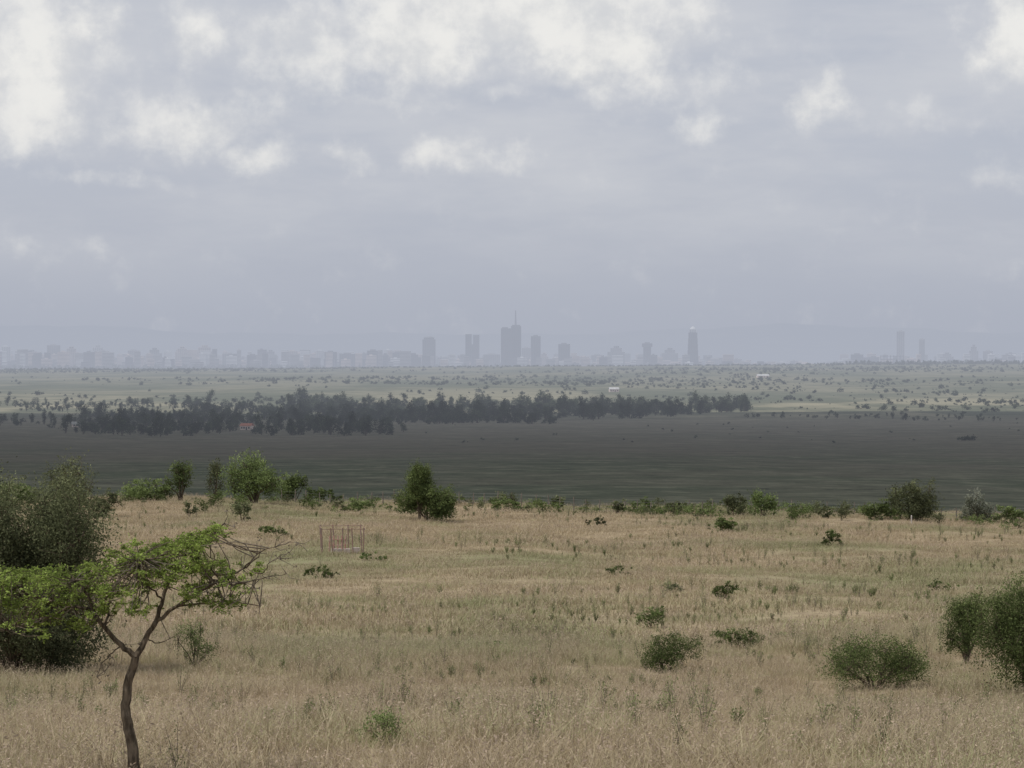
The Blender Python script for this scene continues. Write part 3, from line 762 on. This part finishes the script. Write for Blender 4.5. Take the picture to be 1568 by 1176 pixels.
# ------------------------------------------------------------------ world
w = bpy.data.worlds.new('World'); scene.world = w; w.use_nodes = True
w.cycles.sampling_method = 'MANUAL'; w.cycles.sample_map_resolution = 256
nt = w.node_tree; nt.nodes.clear()
out = nn(nt, 'ShaderNodeOutputWorld'); bg = nn(nt, 'ShaderNodeBackground'); bg.inputs[1].default_value = .1
sky = nn(nt, 'ShaderNodeTexSky'); sky.sky_type = 'NISHITA'; sky.sun_disc = False
sky.sun_elevation = SUN_EL; sky.sun_rotation = math.atan2(SH[0], SH[1]); sky.dust_density = 3.0
tc = nn(nt, 'ShaderNodeTexCoord'); sp = nn(nt, 'ShaderNodeSeparateXYZ'); nt.links.new(tc.outputs['Generated'], sp.inputs[0])
azn = mth(nt, 'ARCTAN2', sp.outputs[0], sp.outputs[1]); el = mth(nt, 'ARCSINE', sp.outputs[2])
cb = nn(nt, 'ShaderNodeCombineXYZ'); nt.links.new(mth(nt, 'MULTIPLY', azn, 57.2958), cb.inputs[0]); nt.links.new(mth(nt, 'MULTIPLY', el, 57.2958), cb.inputs[1])
chart = cb.outputs[0]
nz = nn(nt, 'ShaderNodeTexNoise'); nz.inputs['Scale'].default_value = .8; nz.inputs['Detail'].default_value = 5; nz.inputs['Roughness'].default_value = .6
nt.links.new(chart, nz.inputs['Vector'])
wv = nn(nt, 'ShaderNodeVectorMath', operation='SUBTRACT'); nt.links.new(nz.outputs['Color'], wv.inputs[0]); wv.inputs[1].default_value = (.5, .5, .5)
ws = nn(nt, 'ShaderNodeVectorMath', operation='MULTIPLY'); nt.links.new(wv.outputs[0], ws.inputs[0]); ws.inputs[1].default_value = (2.4, 1.5, 0)
wa = nn(nt, 'ShaderNodeVectorMath', operation='ADD'); nt.links.new(chart, wa.inputs[0]); nt.links.new(ws.outputs[0], wa.inputs[1])
K = 57.2958/FP
blobs = [(800,0,280,125,1.15),(640,50,140,100,1.05),(930,70,130,85,1.0),(480,70,140,95,.65),(50,100,160,130,.85),(60,190,150,70,.7),(130,60,70,60,.75),(300,60,80,60,.7),(290,195,130,65,.68),(390,235,80,30,.52),
 (1245,165,55,50,.65),(1550,50,80,95,1.1),(690,232,80,30,.55),(780,240,60,24,.45),(530,235,60,28,.45),(1045,190,90,36,.47),(390,160,160,34,.4),(1120,120,110,40,.35),(20,385,55,25,.26),(140,395,55,28,.25),(1548,280,70,30,.25),(170,275,170,18,.3),(1040,40,70,85,.6),(600,150,300,22,.35),(1380,190,160,30,.28)]
acc = None
for (bx, by, rx, ry, am) in blobs:
    s = nn(nt, 'ShaderNodeVectorMath', operation='SUBTRACT'); nt.links.new(wa.outputs[0], s.inputs[0]); s.inputs[1].default_value = ((bx-784)*K, (HOR-by)*K, 0)
    q = nn(nt, 'ShaderNodeVectorMath', operation='MULTIPLY'); nt.links.new(s.outputs[0], q.inputs[0]); q.inputs[1].default_value = (1/(rx*K*1.4), 1/(ry*K*1.4), 0)
    l = nn(nt, 'ShaderNodeVectorMath', operation='LENGTH'); nt.links.new(q.outputs[0], l.inputs[0])
    v = maprange(nt, l.outputs['Value'], 1.0, .05, 0, am)
    acc = v if acc is None else mth(nt, 'MAXIMUM', acc, v)
nd = noise(nt, chart, .9, 7, .6)
hi = noise(nt, scaled(nt, tc.outputs['Generated'], (1, 1, 3)), 2.5, 3, .6)
above = mth(nt, 'MULTIPLY', maprange(nt, el, .14, .3), maprange(nt, hi, .45, .65, 0, .8))
dens = mth(nt, 'ADD', mth(nt, 'MAXIMUM', acc, above), mth(nt, 'MULTIPLY', mth(nt, 'SUBTRACT', nd, .5), 1.15))
cf = maprange(nt, dens, .03, .98)
veil = noise(nt, scaled(nt, chart, (.12, .42, 1)), 1.0, 5, .6)
base = mixc(nt, maprange(nt, el, .0, .09), (4.25,4.56,5.35), (5.25,5.5,6.15))
base = mixc(nt, mth(nt, 'MULTIPLY', maprange(nt, veil, .38, .66, 0, .75), maprange(nt, el, .01, .07)), base, (6.1,6.25,6.65))
base = mixc(nt, mth(nt, 'MULTIPLY', maprange(nt, veil, .5, .3, 0, .6), maprange(nt, el, .03, .09)), base, (4.5,4.9,5.75))
cl = mixc(nt, maprange(nt, nd, .35, .62), (7.0,7.05,7.15), (8.6,8.5,8.25))
lay = mixc(nt, cf, base, cl)
fin = mixc(nt, .95, sky.outputs[0], lay)
nt.links.new(fin, bg.inputs[0]); nt.links.new(bg.outputs[0], out.inputs[0])

# sun
sl = bpy.data.lights.new('sun', 'SUN'); sl.energy = 2.7; sl.angle = math.radians(1.5); sl.color = (1, .96, .89)
so = bpy.data.objects.new('sun', sl); scene.collection.objects.link(so)
S = Vector((SH[0]*math.cos(SUN_EL), SH[1]*math.cos(SUN_EL), math.sin(SUN_EL)))
so.rotation_euler = S.to_track_quat('Z', 'Y').to_euler()

# camera
cd = bpy.data.cameras.new('camera'); co = bpy.data.objects.new('camera', cd); scene.collection.objects.link(co); scene.camera = co
cd.sensor_width = 36; cd.lens = 36*FP/1568; cd.clip_start = .5; cd.clip_end = 100000
co.location = (0, 0, 0); co.rotation_euler = (math.radians(90)-math.atan(43/FP), 0, 0)
scene.view_settings.view_transform = 'Standard'; scene.view_settings.look = 'None'; scene.view_settings.exposure = 0
